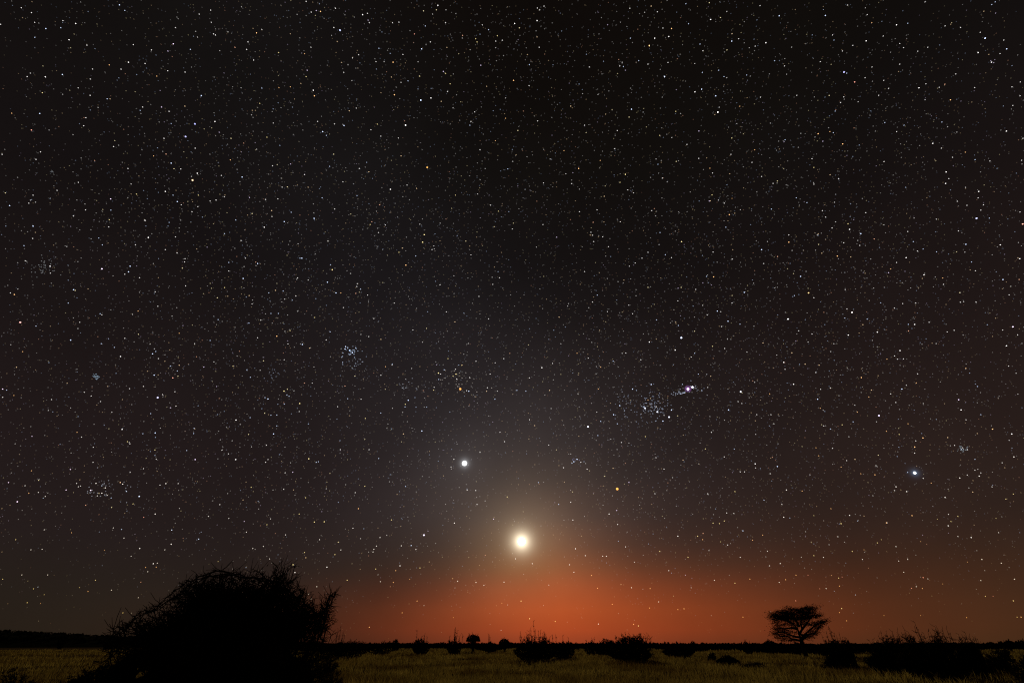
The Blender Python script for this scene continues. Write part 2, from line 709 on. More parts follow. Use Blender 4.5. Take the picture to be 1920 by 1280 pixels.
# ------------------------------------------------------------------ the big thorn bush
shrub('thorn_bush', 'huge black thorn bush with arching bare twigs filling the lower left', 'bush', 16.5,
      [(183, 1320), (193, 1262), (206, 1225), (220, 1200), (230, 1194), (255, 1178), (286, 1161), (308, 1148), (327, 1131), (347, 1112),
       (369, 1095), (400, 1087), (427, 1083), (460, 1086), (487, 1090), (502, 1083), (514, 1078), (528, 1068), (540, 1076),
       (547, 1102), (561, 1108), (576, 1126), (592, 1132), (603, 1142), (610, 1154), (605, 1176), (597, 1200), (599, 1250), (605, 1300)],
      400, 4800, 105000,
      lace=[(176, .66), (230, .66), (300, .78), (360, .86), (430, .90), (446, .82), (480, .72), (520, .60), (545, .50), (580, .46), (605, .34), (622, .2)],
      depth=.27, undercut=.04, spikes=[(536, 1056), (543, 1060), (549, 1058), (530, 1064), (520, 1070), (560, 1098), (569, 1112), (574, 1108), (616, 1123),
              (620, 1117), (609, 1131), (623, 1127), (612, 1151), (618, 1158), (626, 1112), (221, 1156), (225, 1166), (471, 1070),
              (438, 1072), (414, 1072), (481, 1075), (600, 1135), (587, 1128), (612, 1180), (618, 1190), (255, 1158), (300, 1130)],
      leaf_size=.045, twig_len=.50, arch=.38, base_spread=.42, tip=.0095,
      canes=[[(430, 1076), (380, 1084), (345, 1102), (315, 1130), (285, 1152), (250, 1168), (222, 1188), (210, 1206)],
             [(460, 1080), (400, 1080), (362, 1092), (335, 1116), (300, 1140), (262, 1158), (235, 1182)],
             [(500, 1084), (450, 1078), (400, 1076), (370, 1086), (340, 1112), (318, 1130)],
             [(360, 1094), (330, 1120), (290, 1143), (262, 1150), (240, 1172), (226, 1190)],
             [(540, 1100), (500, 1090), (460, 1084), (420, 1084), (390, 1092)],
             [(545, 1150), (541, 1120), (536, 1085), (534, 1066)], [(560, 1160), (546, 1130), (539, 1100), (548, 1064)],
             [(590, 1190), (585, 1160), (600, 1140), (618, 1122)], [(570, 1190), (570, 1150), (571, 1125), (570, 1108)],
             [(580, 1200), (600, 1170), (616, 1150), (624, 1146)], [(576, 1180), (600, 1150), (615, 1138), (622, 1120), (625, 1114)],
             [(520, 1150), (515, 1110), (500, 1085), (472, 1072)], [(560, 1200), (590, 1190), (608, 1178), (618, 1180)]])

shrub('low_bush', 'low dark undergrowth spilling from the left foot of the huge thorn bush', 'bush', 18.5,
      [(92, 1320), (112, 1276), (135, 1262), (160, 1250), (185, 1240), (205, 1230), (222, 1236), (240, 1270), (248, 1320)], 110, 900, 9000,
      lace=[(92, .8), (160, .85), (248, .9)], leaf_size=.04, undercut=.0, depth=.3)
shrub('dry_shrub', 'sparse dry undergrowth in the bottom left corner of the grass', 'shrub', 22,
      [(-40, 1320), (-20, 1264), (8, 1256), (34, 1252), (56, 1262), (72, 1284), (84, 1320)], 70, 700, 1500,
      lace=[(-40, .7), (84, .6)], leaf_mat=LEAF_DRY, leaf_size=.045)
shrub('dry_shrub', 'twiggy dry shrub at the right foot of the huge thorn bush', 'shrub', 33,
      [(592, 1262), (598, 1238), (606, 1230), (618, 1228), (628, 1232), (634, 1244), (638, 1262)], 60, 420, 900,
      lace=[(592, .7), (638, .7)], leaf_mat=LEAF_DRY, leaf_size=.05)
shrub('dry_shrub', 'low ragged shrub at the bottom edge under the thorn bush', 'shrub', 22,
      [(585, 1300), (596, 1272), (610, 1262), (625, 1258), (640, 1264), (648, 1282), (652, 1300)], 60, 500, 900,
      lace=[(585, .8), (652, .6)], leaf_mat=LEAF_DRY, leaf_size=.05, spikes=[(636, 1254), (640, 1250), (626, 1252)])

# ------------------------------------------------------------------ bushes along the middle
shrub('bare_sapling', 'bare forked sapling on the horizon beside the thorn bush', 'sapling', 78,
      [(630, 1206), (634, 1190), (637, 1186), (643, 1190), (648, 1206)], 10, 40, 60, lace=[(630, .4), (648, .4)],
      spikes=[(634, 1178), (639, 1176), (643, 1185), (646, 1190), (631, 1190)], base_spread=.5)
shrub('low_thicket', 'wide low black thicket between the thorn bush and open grass', 'bush', 76,
      [(600, 1215), (625, 1202), (645, 1200), (662, 1197), (680, 1200), (692, 1212)], 60, 300, 2600)
shrub('low_thicket', 'low dark thicket just under the horizon, next to the bare sapling', 'bush', 100,
      [(688, 1212), (700, 1203), (715, 1202), (724, 1198), (732, 1198), (740, 1205)], 40, 160, 900)
shrub('round_bush', 'tiny round bush on the horizon between two bare twigs', 'bush', 150,
      [(734, 1210), (737, 1199), (742, 1195), (747, 1198), (750, 1208)], 20, 80, 420)
shrub('round_bush', 'round black bush with one thin twig on its crown', 'bush', 98,
      [(773, 1215), (778, 1199), (784, 1194), (790, 1192), (797, 1196), (802, 1204), (806, 1215)], 44, 260, 1500,
      spikes=[(782, 1183), (797, 1187), (801, 1194)])
shrub('spiky_shrub', 'shrub with a tall thin spire, between the round bush and the umbrella tree', 'shrub', 102,
      [(836, 1212), (840, 1200), (847, 1197), (853, 1184), (858, 1197), (864, 1201), (867, 1212)], 44, 260, 650,
      lace=[(836, .7), (850, .75), (853, .7), (858, .75), (867, .6)],
      spikes=[(854, 1175), (852, 1180), (857, 1182), (862, 1192), (868, 1190), (843, 1194)])
shrub('umbrella_tree', 'small tree with a dense rounded crown on the central horizon', 'tree', 125,
      [(875, 1200), (876, 1193), (879, 1188), (886, 1185), (892, 1186), (897, 1188), (899, 1193), (900, 1198)], 40, 200, 1500,
      trunk_h=2.15, base_spread=.05)
shrub('bare_sapling', 'thin curved bare sapling between the umbrella tree and a squat tree', 'sapling', 110,
      [(913, 1206), (915, 1200), (917, 1197), (919, 1206)], 4, 10, 30, spikes=[(916, 1189), (918, 1190), (919, 1194)])
shrub('squat_tree', 'squat flat-crowned little tree on the horizon under the moon', 'tree', 140,
      [(936, 1202), (938, 1197), (943, 1193), (948, 1194), (953, 1199), (956, 1202)], 26, 120, 800, trunk_h=1.6)
shrub('spiky_bush', 'large black bush with many upright spikes below the moon', 'bush', 61,
      [(962, 1222), (968, 1206), (975, 1200), (985, 1194), (994, 1188), (1000, 1194), (1008, 1193), (1018, 1192), (1026, 1196),
       (1036, 1202), (1042, 1212), (1046, 1224)], 120, 1200, 4200,
      lace=[(962, .72), (990, .78), (1020, .80), (1046, .6)],
      spikes=[(995, 1177), (1000, 1165), (992, 1183), (1018, 1187), (1004, 1180), (1010, 1183), (988, 1186), (1024, 1191), (1014, 1180),
              (976, 1188), (974, 1194), (1031, 1194), (1021, 1183), (1036, 1192)])
shrub('scrubby_bush', 'lower bush joined to the right flank of the spiky bush', 'bush', 70,
      [(1034, 1222), (1040, 1205), (1050, 1202), (1060, 1199), (1069, 1198), (1074, 1208), (1078, 1222)], 60, 420, 1800,
      spikes=[(1042, 1190), (1055, 1192), (1066, 1195)])
shrub('round_bush', 'rounded black bush touching the flat-topped bush', 'bush', 92,
      [(1112, 1212), (1122, 1205), (1128, 1195), (1134, 1192), (1142, 1195), (1150, 1197), (1156, 1210)], 50, 260, 1800)
shrub('round_bush', 'low ragged bush between the spiky bush and the rounded one', 'bush', 100,
      [(1094, 1214), (1098, 1204), (1108, 1200), (1116, 1201), (1122, 1212)], 30, 200, 500, spikes=[(1099, 1198), (1114, 1195), (1110, 1197)])
shrub('flat_topped_bush', 'big flat-topped black bush standing forward in the grass', 'bush', 58,
      [(1140, 1232), (1146, 1214), (1152, 1200), (1160, 1190), (1167, 1187), (1178, 1189), (1188, 1187), (1200, 1185), (1206, 1192),
       (1212, 1204), (1220, 1214), (1226, 1232)], 150, 1300, 5600,
      lace=[(1140, .85), (1165, .86), (1205, .95), (1215, .6), (1226, .6)],
      spikes=[(1217, 1192), (1213, 1188), (1220, 1196), (1154, 1190), (1165, 1185), (1210, 1190)])
shrub('low_thicket', 'low mound of scrub with a small flat top beside the big bush', 'bush', 82,
      [(1240, 1220), (1252, 1210), (1260, 1203), (1268, 1200), (1276, 1203), (1290, 1207), (1304, 1220)], 60, 300, 2300)
shrub('domed_bush', 'low smooth dome of bush on the horizon', 'bush', 150,
      [(1294, 1212), (1298, 1206), (1306, 1203), (1314, 1205), (1320, 1212)], 24, 100, 700)
shrub('dry_shrub', 'small upright dark shrub standing alone in the grass', 'shrub', 66,
      [(1326, 1236), (1330, 1222), (1335, 1219), (1341, 1224), (1344, 1236)], 30, 200, 380, leaf_mat=LEAF_DRY)
shrub('low_bush', 'low black bush lying alone in the open grass', 'bush', 54,
      [(1342, 1240), (1350, 1230), (1358, 1226), (1366, 1225), (1374, 1229), (1384, 1236), (1390, 1242)], 50, 300, 1500)
shrub('low_bush', 'very low ragged bush in the grass, next to the low black bush', 'bush', 48,
      [(1386, 1252), (1396, 1243), (1408, 1241), (1420, 1239), (1430, 1243), (1436, 1252)], 40, 300, 700, leaf_mat=LEAF_DRY)
shrub('spiky_shrub', 'small shrub with slanting bare twigs left of the acacia', 'shrub', 110,
      [(1392, 1214), (1396, 1204), (1402, 1202), (1408, 1206), (1412, 1214)], 24, 100, 300, spikes=[(1395, 1197), (1398, 1199), (1405, 1200)])
shrub('dwarf_acacia', 'dwarf flat-topped acacia beside the large acacia', 'tree', 130,
      [(1431, 1204), (1433, 1199), (1438, 1197), (1446, 1198), (1452, 1201)], 16, 80, 360, trunk_h=1.6)
shrub('tall_shrub', 'ragged shrub with very thin tall twigs right of the large acacia', 'shrub', 88,
      [(1532, 1218), (1540, 1206), (1548, 1196), (1553, 1192), (1560, 1200), (1566, 1197), (1574, 1202), (1582, 1218)], 60, 420, 1300,
      lace=[(1532, .6), (1582, .65)], spikes=[(1553, 1172), (1549, 1182), (1556, 1178), (1564, 1188), (1573, 1184), (1541, 1190), (1569, 1192), (1579, 1195)])
shrub('round_bush', 'round black bush rising between two thickets at the right', 'bush', 47,
      [(1542, 1252), (1548, 1232), (1560, 1214), (1574, 1206), (1582, 1197), (1590, 1192), (1602, 1192), (1612, 1198), (1618, 1210),
       (1614, 1232), (1610, 1252)], 110, 700, 5200)
for lb, ol, spk, D_ in (
    ('thicket bush with ragged crown at the left end of the long right thicket',
     [(1622, 1240), (1634, 1214), (1644, 1200), (1650, 1194), (1658, 1193), (1668, 1190), (1680, 1190), (1692, 1194), (1700, 1212), (1706, 1240)],
     [(1652, 1188), (1647, 1192), (1661, 1183), (1673, 1184), (1636, 1198), (1630, 1200), (1682, 1180)], 40),
    ('thicket bush with a lone tall spire in the long right thicket',
     [(1684, 1245), (1692, 1205), (1700, 1192), (1708, 1190), (1716, 1190), (1726, 1196), (1738, 1196), (1748, 1210), (1752, 1245)],
     [(1715, 1166), (1714, 1172), (1703, 1184), (1722, 1180), (1732, 1186), (1695, 1178), (1690, 1184), (1740, 1184)], 37),
    ('tallest dense bush of the long right thicket, with arching twigs',
     [(1728, 1248), (1738, 1205), (1748, 1192), (1756, 1188), (1766, 1185), (1776, 1188), (1786, 1196), (1794, 1215), (1798, 1248)],
     [(1768, 1183), (1752, 1182), (1744, 1184), (1759, 1180), (1782, 1188), (1753, 1174), (1774, 1176)], 36),
    ('lower bush tapering off at the right end of the long thicket',
     [(1782, 1248), (1790, 1206), (1800, 1197), (1812, 1196), (1822, 1199), (1832, 1203), (1842, 1212), (1850, 1248)],
     [(1803, 1188), (1817, 1190), (1797, 1188), (1828, 1194), (1810, 1186), (1833, 1198)], 39)):
    shrub('thicket_bush', lb, 'bush', D_, ol, 110, 1100, 6500, lace=[(ol[0][0], .84), (ol[-1][0], .80)], spikes=spk,
          group='bushes of the long thicket on the right')
shrub('dry_shrub', 'brownish dry shrub at the right end of the thicket', 'shrub', 44,
      [(1838, 1240), (1850, 1222), (1866, 1216), (1882, 1214), (1894, 1218), (1904, 1232), (1908, 1246)], 90, 900, 2000,
      lace=[(1838, .75), (1908, .65)], leaf_mat=LEAF_DRY, leaf_size=.07)
shrub('dry_shrub', 'pale dry shrub cut by the lower right edge', 'shrub', 27,
      [(1900, 1262), (1908, 1240), (1918, 1228), (1932, 1224), (1948, 1236), (1958, 1262)], 70, 600, 800,
      lace=[(1900, .6), (1958, .6)], leaf_mat=LEAF_DRY, leaf_size=.05)
for lb, ol in (('far flat-crowned tree on the horizon above the dry shrub', [(1880, 1206), (1883, 1199), (1890, 1197), (1897, 1199), (1901, 1205)]),
               ('far flat-crowned tree cut by the right edge of the horizon', [(1898, 1205), (1903, 1198), (1912, 1197), (1924, 1198), (1934, 1205)])):
    shrub('far_tree', lb, 'tree', 170, ol, 20, 90, 700, trunk_h=1.2)
shrub('far_bush', 'small pointed bush on the rise of the far left horizon', 'bush', 300,
      [(113, 1190), (117, 1184), (122, 1179), (127, 1183), (130, 1190)], 16, 60, 400)
shrub('far_bush', 'low domed bush on the far left horizon touching the thorn bush', 'bush', 240,
      [(196, 1196), (202, 1188), (210, 1185), (218, 1188), (222, 1196)], 16, 60, 500)


# ------------------------------------------------------------------ the acacia
def acacia():
    D = 82.0
    st = Stand(1503, D)
    root = bpy.data.objects.new('acacia_tree', None)
    COL.objects.link(root)
    root.location = st.foot
    tag(root, 'large spreading acacia with layered flat crown, tallest tree on the horizon', 'tree')

    def P(zx, zy, w=0.0):
        s, h = st.sh(1400 + zx / 7.11, 1100 + zy / 7.11)
        return st.pt(s, w, h)
    T = Tubes()
    s0, _ = st.sh(1505, 1205)
    foot = st.pt(s0, 0, -.05)
    T.add([foot, P(735, 730), P(725, 690, .1)], .30, .21, 8)
    limbs = [([(735, 790), (740, 700), (745, 660)], .0),
             ([(725, 695), (700, 630), (680, 560), (620, 490), (540, 430)], -.5),
             ([(700, 630), (740, 560), (720, 490), (730, 420), (740, 340)], .4),
             ([(725, 690), (780, 630), (830, 580), (900, 520), (980, 480), (1035, 460)], .5),
             ([(715, 670), (640, 660), (560, 630), (500, 600), (420, 600)], .6),
             ([(728, 715), (650, 700), (600, 690), (540, 655), (440, 660)], -.7),
             ([(680, 560), (600, 545), (520, 555), (420, 550)], -1.0),
             ([(740, 560), (790, 500), (840, 430), (900, 380)], -.8),
             ([(730, 640), (800, 640), (880, 620), (910, 610)], -.6),
             ([(620, 490), (520, 440), (430, 420), (370, 410)], .9),
             ([(700, 520), (650, 430), (600, 350)], 1.2), ([(735, 700), (800, 665), (850, 660)], 1.0)]
    mains = []
    for pts, w in limbs[1:]:
        n = len(pts)
        path = [P(x, y, w * i / (n - 1) * 2.0) for i, (x, y) in enumerate(pts)]
        T.add(path, .15, .04, 6)
        mains.append(path)
    clumps = [(760, 285), (680, 300), (600, 305), (540, 335), (875, 300), (450, 345), (385, 368), (350, 402), (480, 390), (560, 370),
              (640, 360), (720, 350), (800, 345), (870, 345), (935, 395), (400, 432), (385, 470), (470, 440), (560, 430), (640, 420),
              (730, 430), (800, 410), (850, 400), (1005, 468), (1035, 460), (955, 490), (975, 522), (900, 480), (860, 495), (945, 550),
              (410, 552), (385, 560), (450, 605), (400, 612), (380, 622), (500, 560), (545, 590), (430, 682), (460, 655), (545, 650),
              (840, 590), (895, 600), (905, 632), (800, 650), (840, 672), (560, 480), (500, 505), (425, 515), (620, 520),
              (700, 500), (780, 495), (650, 600), (610, 705), (520, 700), (700, 320), (590, 400), (520, 410), (680, 400), (760, 385),
              (420, 395), (640, 470), (520, 350), (820, 300), (760, 455)]
    cs = []
    rnd = random.Random(5)
    for zx, zy in clumps:
        for rep in range(2):
            w = rnd.uniform(-2.4, 2.4) * (1 if rep else .5)
            c = P(zx + rnd.uniform(-14, 14), zy + rnd.uniform(-7, 7), w)
            # a limb reaches every clump
            path = rnd.choice(mains)
            best = min((q for pth in mains for q in pth[1:]), key=lambda q: (q - c).length + (0 if q.z < c.z + .1 else .8))
            mid_ = (best + c) / 2 + Vector((0, 0, rnd.uniform(-.1, .15)))
            T.add([best, mid_, c], .035, .015, 3)
            for k in range(5):
                e = c + Vector((rnd.gauss(0, .38), rnd.gauss(0, .38), rnd.gauss(.05, .10)))
                T.add([mid_ if k % 2 else c, e], .014, .008, 3)
            wdt = rnd.uniform(.34, .52)
            tilt = -.28 if zx < 700 else .35
            for k in range(240 if zy < 440 else 115):
                gx = rnd.gauss(0, wdt)
                cs.append(tuple(c + st.u * gx + st.n * rnd.gauss(0, wdt) + Vector((0, 0, rnd.gauss(0, .15) + gx * tilt * .6))))
    link('trunk', T.mesh('trunk', BARK), root)
    v, f = leaf_quads(cs, .075, flat=.4)
    c_ = link('crown', mesh_np('crown', v, f, LEAF), root)
    c_['kind'] = 'stuff'


acacia()

# ------------------------------------------------------------------ moon, planet and stars
DOME = 30000.0


def ico(name, mat, sub=1):
    import bmesh
    bm = bmesh.new()
    bmesh.ops.create_icosphere(bm, subdivisions=sub, radius=1.0)
    me = bpy.data.meshes.new(name)
    bm.to_mesh(me)
    bm.free()
    for p in me.polygons:
        p.use_smooth = True
    me.materials.append(mat)
    return me


def dome_size(d, pix):
    """Radius on the star dome for a disc of so many photograph pixels."""
    cf = max(.3, (Vector((0, math.cos(PITCH), math.sin(PITCH)))).dot(d))
    return pix / FOCAL * DOME * cf ** 1.25


moon = link('moon', ico('moon', emission('moon_surface', (1.0, .93, .76), 4.0, False), 4), loc=MOON_DIR * DOME)
moon.scale = [dome_size(MOON_DIR, 7.2)] * 3
tag(moon, 'dazzling white moon low over the orange horizon glow', 'moon')
venus = link('planet', ico('planet', emission('planet_surface', (.95, 1.0, 1.0), 3.0, False), 3), loc=VENUS_DIR * DOME)
venus.scale = [dome_size(VENUS_DIR, 4.6)] * 3
tag(venus, 'brilliant white planet above and left of the moon', 'planet')

HUES = {'w': (1.0, .96, .93), 'b': (.62, .74, 1.0), 'p': (.90, .72, 1.0), 'o': (1.0, .54, .22), 'y': (1.0, .82, .36), 'r': (1.0, .40, .30)}
WORDS = {'w': 'white', 'b': 'blue-white', 'p': 'violet-white', 'o': 'orange', 'y': 'yellow', 'r': 'reddish'}
POWER = {5: 2.1, 4: 1.45, 3: .98, 2: .5}
PIX = {5: 1.2, 4: .96, 3: .88, 2: .88}
STAR_TABLE = (
    "80,30,3w 118,48,3w 172,108,4b 228,105,3b 284,89,4w 236,78,3w 448,19,4b 468,40,3b 2,92,3w 259,150,4w 326,170,3w 482,234,4w "
    "410,244,3o 544,239,3w 629,266,3w 650,165,4p 568,188,3w 714,186,3b 500,168,3w 588,286,3o 170,289,4w 234,280,4b 102,288,3w 454,260,3w "
    "338,358,3w 159,348,3y 402,371,3b 149,426,4b 118,488,4r 44,425,3o 322,442,3w 314,472,3w 535,402,3w 606,402,3p 634,418,3w 755,359,4b "
    "730,465,5b 696,512,5b 615,519,3w 806,456,4w 426,550,3w 576,585,3o 864,600,3o 642,612,4b 694,271,3w 801,128,3w 808,132,3w 790,39,3w "
    "930,158,3w 925,186,3w 951,226,3w 904,330,2w 732,556,3w 678,634,3w 480,632,3w 152,570,3w 135,598,3w 8,579,3w 1148,6,3w 1258,32,3w "
    "1202,44,4o 1275,114,5b 1252,104,3w 962,124,4o 982,111,3w 1360,56,4w 1378,51,3w 1385,86,3w 1496,84,3w 1472,86,3w 1595,98,3b 1554,128,3r "
    "1642,21,4w 1671,86,3w 1832,112,3b 1784,146,3y 1789,158,3y 1859,155,3w 1865,135,3y 1614,158,3w 1581,184,4b 1421,182,3b 1511,205,3w 1474,234,4o "
    "1410,232,3w 1322,218,3w 1345,206,3w 1142,202,3o 1166,178,3w 1045,198,3y 1152,264,3p 1148,288,3y 1175,339,4w 1179,360,4o 982,331,3b 1046,329,3o "
    "1089,326,3o 974,388,3y 1289,272,3w 1530,304,3b 1574,286,3y 1671,276,3y 1688,315,3y 1479,356,4o 1578,376,5b 1616,368,4w 1678,344,3w 1336,406,3w "
    "1780,420,3w 1896,444,3o 1521,470,5w 1290,471,4b 1415,466,3y 1210,494,4b 1224,508,3b 1001,515,3y 1762,470,3b 1766,456,3w 1896,368,2w 1602,628,5o "
    "1236,624,3b 1348,632,3w 1022,622,3w 1494,518,3w 1428,511,3w 1858,528,3o 2014,78,4w 1930,89,4w 2024,38,3w 2040,24,3w 2015,31,3w 2465,45,3w "
    "2572,15,3b 2850,22,3w 2665,74,4w 2518,108,4o 2508,138,4w 2455,144,4w 2435,172,5o 2486,106,3w 2362,32,3w 2364,144,3b 2625,166,3b 2744,155,4b "
    "2770,146,3w 2872,161,4w 2832,174,3w 2636,191,3w 2324,248,3w 2338,250,3b 2395,228,3b 2505,235,3w 2492,288,5b 2634,272,3b 2695,264,3b 2715,288,3b "
    "2800,282,3b 2631,335,4b 2606,345,4w 2684,360,4b 2692,421,5w 2852,365,3w 2368,410,4b 2210,252,3w 2022,178,3w 1926,302,4o 1984,322,3w 2534,418,3y "
    "2774,399,3o 2016,454,3w 2192,470,3w 2315,490,3w 2474,508,3y 2576,542,3w 2830,562,3o 2744,518,3y 2115,565,3o 2251,602,3o 2170,632,4o 2620,594,3w "
    "2662,631,3o 2820,609,3w 2741,579,3w 2582,90,3b 2922,60,4b 3095,59,4b 3178,20,3w 3252,56,3w 3269,86,3o 3469,8,3w 3732,8,3b 3719,18,3b "
    "3362,94,4w 3404,88,3b 3544,98,3w 3602,104,3w 3676,122,3w 3694,144,5b 3775,184,4b 3668,198,4w 3750,202,3w 3718,234,4w 3764,151,3w 3312,136,3w "
    "3248,154,4w 3198,171,3w 3159,192,3w 3122,132,3w 3374,164,3w 3479,178,3w 3165,271,5b 3175,275,3b 3244,292,3w 3205,308,4r 3270,252,3w 3314,302,3w "
    "3332,332,3w 3446,330,4w 3472,315,3w 3584,278,3w 3522,328,3w 3564,375,4o 3655,329,3w 3826,308,3w 3825,360,3w 3798,396,3w 2942,248,3w 3076,232,3w "
    "2988,358,3w 3152,385,3w 3164,364,3w 3295,358,3w 3390,470,3b 3318,460,3b 3532,458,3b 3774,492,4w 3068,502,4o 3112,494,3o 3125,498,3b 3160,540,4o "
    "3498,538,4w 3530,556,3w 3620,571,3o 3712,604,3w 3315,606,3w 3572,590,3w 3052,628,3y 3836,519,3w 3362,494,3w 294,684,3w 722,676,5o 740,650,4w "
    "830,658,3w 908,664,4b 415,746,4p 214,714,3w 124,732,3w 108,762,3w 36,771,4b 124,848,4b 275,810,3w 512,728,3y 620,718,4w 665,756,4b "
    "649,732,3b 744,732,3y 680,768,3w 742,775,3w 720,794,3w 788,754,3w 410,824,3y 416,788,3b 544,828,3w 884,825,3b 842,876,3b 556,891,4w "
    "658,888,3w 384,918,3b 904,902,3w 508,918,3w 90,921,3b 382,1008,5p 488,998,4b 482,1019,4b 468,1028,3w 620,936,3w 694,970,3w 692,982,3w "
    "858,984,3b 858,1016,3w 912,1044,4b 920,968,3w 188,998,4w 95,978,3w 189,1024,3w 276,1086,4b 54,1104,4o 39,1098,3w 256,1136,3b 842,1078,3y "
    "592,1148,3w 518,1166,3o 76,1208,5r 299,1208,3w 818,1198,3b 382,1180,3w 135,1222,3b 265,1275,4b 672,1249,3o 468,1268,3w 582,1094,3w 696,1072,3w "
    "1142,655,3w 1286,682,3w 1058,702,3w 1464,710,4w 1208,742,3b 1042,746,3w 996,748,3w 1708,732,3y 1255,784,3w 1178,819,4b 1066,831,4b 991,852,4w "
    "1092,796,3b 1020,812,3w 1388,842,3y 1445,844,3w 1591,880,4y 1585,908,4y 1869,792,3y 1230,904,3w 1125,968,3b 1132,968,4b 966,988,4b 1246,1011,4y "
    "1522,994,4o 1559,960,3b 1620,936,3w 1419,872,3w 1228,1058,4b 1260,1098,4b 1278,1098,3o 1008,1098,3b 1062,1091,3b 1352,1084,3b 1650,1068,3w 1848,1066,3w "
    "1796,1111,3w 1674,1169,3w 1044,1175,3b 1016,1175,3b 978,1200,3w 1038,1260,4o 1238,1244,3b 1088,1239,3y 1180,1190,3y 1402,1194,3w 966,1266,3w 1832,1195,3w "
    "1766,956,3w 1496,946,3y 2345,654,4y 2038,686,3w 2325,684,3y 2354,712,3w 2484,668,3w 2672,649,3w 2856,662,3w 2670,731,3y 2735,805,4o 2716,762,3w "
    "2326,832,3w 2036,842,3w 2260,888,3w 2216,871,3w 2222,882,3w 2475,872,3b 2556,906,4y 2722,852,3b 2674,945,3w 2856,936,4b 2495,955,3b 2518,966,3w "
    "2430,946,3w 2282,925,3w 2382,986,3w 2192,1018,3w 2360,998,3w 2676,1038,4o 2650,1036,3b 2791,1096,4b 2609,1085,3w 2240,1106,3b 2222,1132,3w 2542,1128,3w "
    "2690,1166,4b 2652,1180,3w 2278,1168,3w 2372,1176,3w 2730,1204,4b 2775,1215,3b 2706,1224,3w 2544,1220,3b 2462,1199,3b 2358,1144,3w 2745,1136,3w 2132,1138,2w "
    "2745,744,2o 2864,988,3w 2899,688,3w 3026,760,3b 3084,790,3w 3096,814,3w 2986,742,3b 3145,671,3w 3052,691,3w 3548,645,4w 3558,670,3w 3546,688,4w "
    "3670,718,4w 3668,742,3w 3688,768,3w 3678,788,3w 3626,770,3w 3662,818,5p 3710,818,3b 3835,840,5r 3825,795,3w 3180,839,3y 3186,860,4w 3228,876,4b "
    "2958,881,3w 2958,908,4o 3404,868,3w 3594,866,3w 3425,906,3b 3224,920,3w 3622,916,4b 3751,918,4w 3512,944,3b 3398,966,4w 3140,960,4o 3362,984,3w "
    "3340,1008,3o 3824,970,4w 3658,1015,3w 3465,1030,4w 3002,1036,4b 3761,1048,4b 3535,1042,3o 3538,1066,3w 3032,1098,5o 3052,1116,3w 2979,1108,3b 3660,1132,3w "
    "3434,1136,3w 3385,1138,3w 3195,1171,5w 3176,1158,3w 2955,1196,5w 3168,1192,3b 3252,1196,3b 3484,1208,3w 3430,1216,4w 3798,1225,5p 3578,1238,3w 3290,1245,4w "
    "3181,1256,4w 3045,1252,3w 3552,1244,3w 3816,1255,3w 2995,1240,3w 3354,1155,3w 85,1318,3o 452,1336,4w 572,1326,4b 594,1344,3w 429,1302,3b 380,1288,3b "
    "730,1288,3w 578,1406,4b 648,1416,4r 640,1372,3b 665,1390,3b 926,1386,3b 939,1414,3b 874,1372,3y 592,1490,5b 10,1458,4p 25,1462,3b 52,1482,3o "
    "316,1470,3w 342,1484,3w 656,1468,3w 660,1522,3w 538,1448,3w 565,1550,3b 885,1574,4w 458,1609,4w 536,1625,3b 582,1622,4b 120,1635,3p 289,1620,3o "
    "306,1638,3w 728,1605,3b 938,1565,3b 478,1655,3y 581,1686,3y 586,1721,3w 732,1722,4p 884,1722,4w 700,1688,3b 264,1759,4p 118,1764,3o 349,1732,3w "
    "538,1756,3w 488,1770,3w 350,1676,3w 1065,1466,4y 1005,1495,4b 1124,1512,4y 1066,1514,3b 1076,1480,3b 1084,1485,3b 1134,1291,4b 1080,1289,3w 1312,1312,4b "
    "1321,1322,4b 1294,1308,4b 1296,1299,4b 1304,1305,3b 1334,1304,3b 1285,1358,3b 1315,1328,3b 1330,1320,2b 1328,1328,2b 1285,1322,2b 1680,1344,3y 1644,1398,4y "
    "1652,1402,3w 1710,1402,4y 1699,1409,3y 1732,1369,3y 1666,1386,3b 1708,1384,3w 1712,1420,3w 1645,1422,3b 1626,1462,3y 1758,1466,4b 1750,1464,3w 1761,1415,3w "
    "1889,1344,3w 1785,1354,3w 1446,1374,3o 1838,1402,3w 1531,1500,4b 1520,1515,3y 1519,1525,3b 1304,1494,3b 1354,1496,3w 1428,1548,3b 1266,1524,3w 1026,1626,4b "
    "1038,1596,3b 1370,1568,3y 1582,1615,4b 1384,1685,3w 1276,1685,3w 1158,1719,4y 1194,1730,3b 1186,1732,3b 1005,1722,3w 996,1732,3w 1420,1718,3b 1702,1721,3w "
    "1752,1836,3w 1800,1695,3w 1344,1906,4o 1146,1865,3y 1875,1620,3w 1892,1655,3w 999,1668,3w 1016,1556,3b 1038,1555,3b 1042,1515,2b 1472,1530,2w 2205,1599,5b "
    "2509,1563,5b 2465,1544,5b 2419,1530,5b 2778,1468,5w 2518,1536,4b 2486,1578,4b 2732,1536,4b 2596,1451,5b 2565,1472,4b 2551,1476,3b 2654,1452,3w 2619,1402,3b "
    "2632,1464,3b 2372,1458,4b 2442,1441,4b 2430,1499,3o 2324,1520,4b 2301,1554,4b 2242,1632,3b 2330,1658,3w 2645,1682,3y 2832,1738,4w 2420,1636,3y 2460,1715,3w "
    "2490,1758,3w 2032,1378,4w 2072,1362,3w 2164,1324,3o 2206,1342,3w 2252,1376,3o 2244,1458,3o 1985,1416,3w 1972,1466,3b 2532,1312,4w 2592,1338,3w 2672,1298,3y "
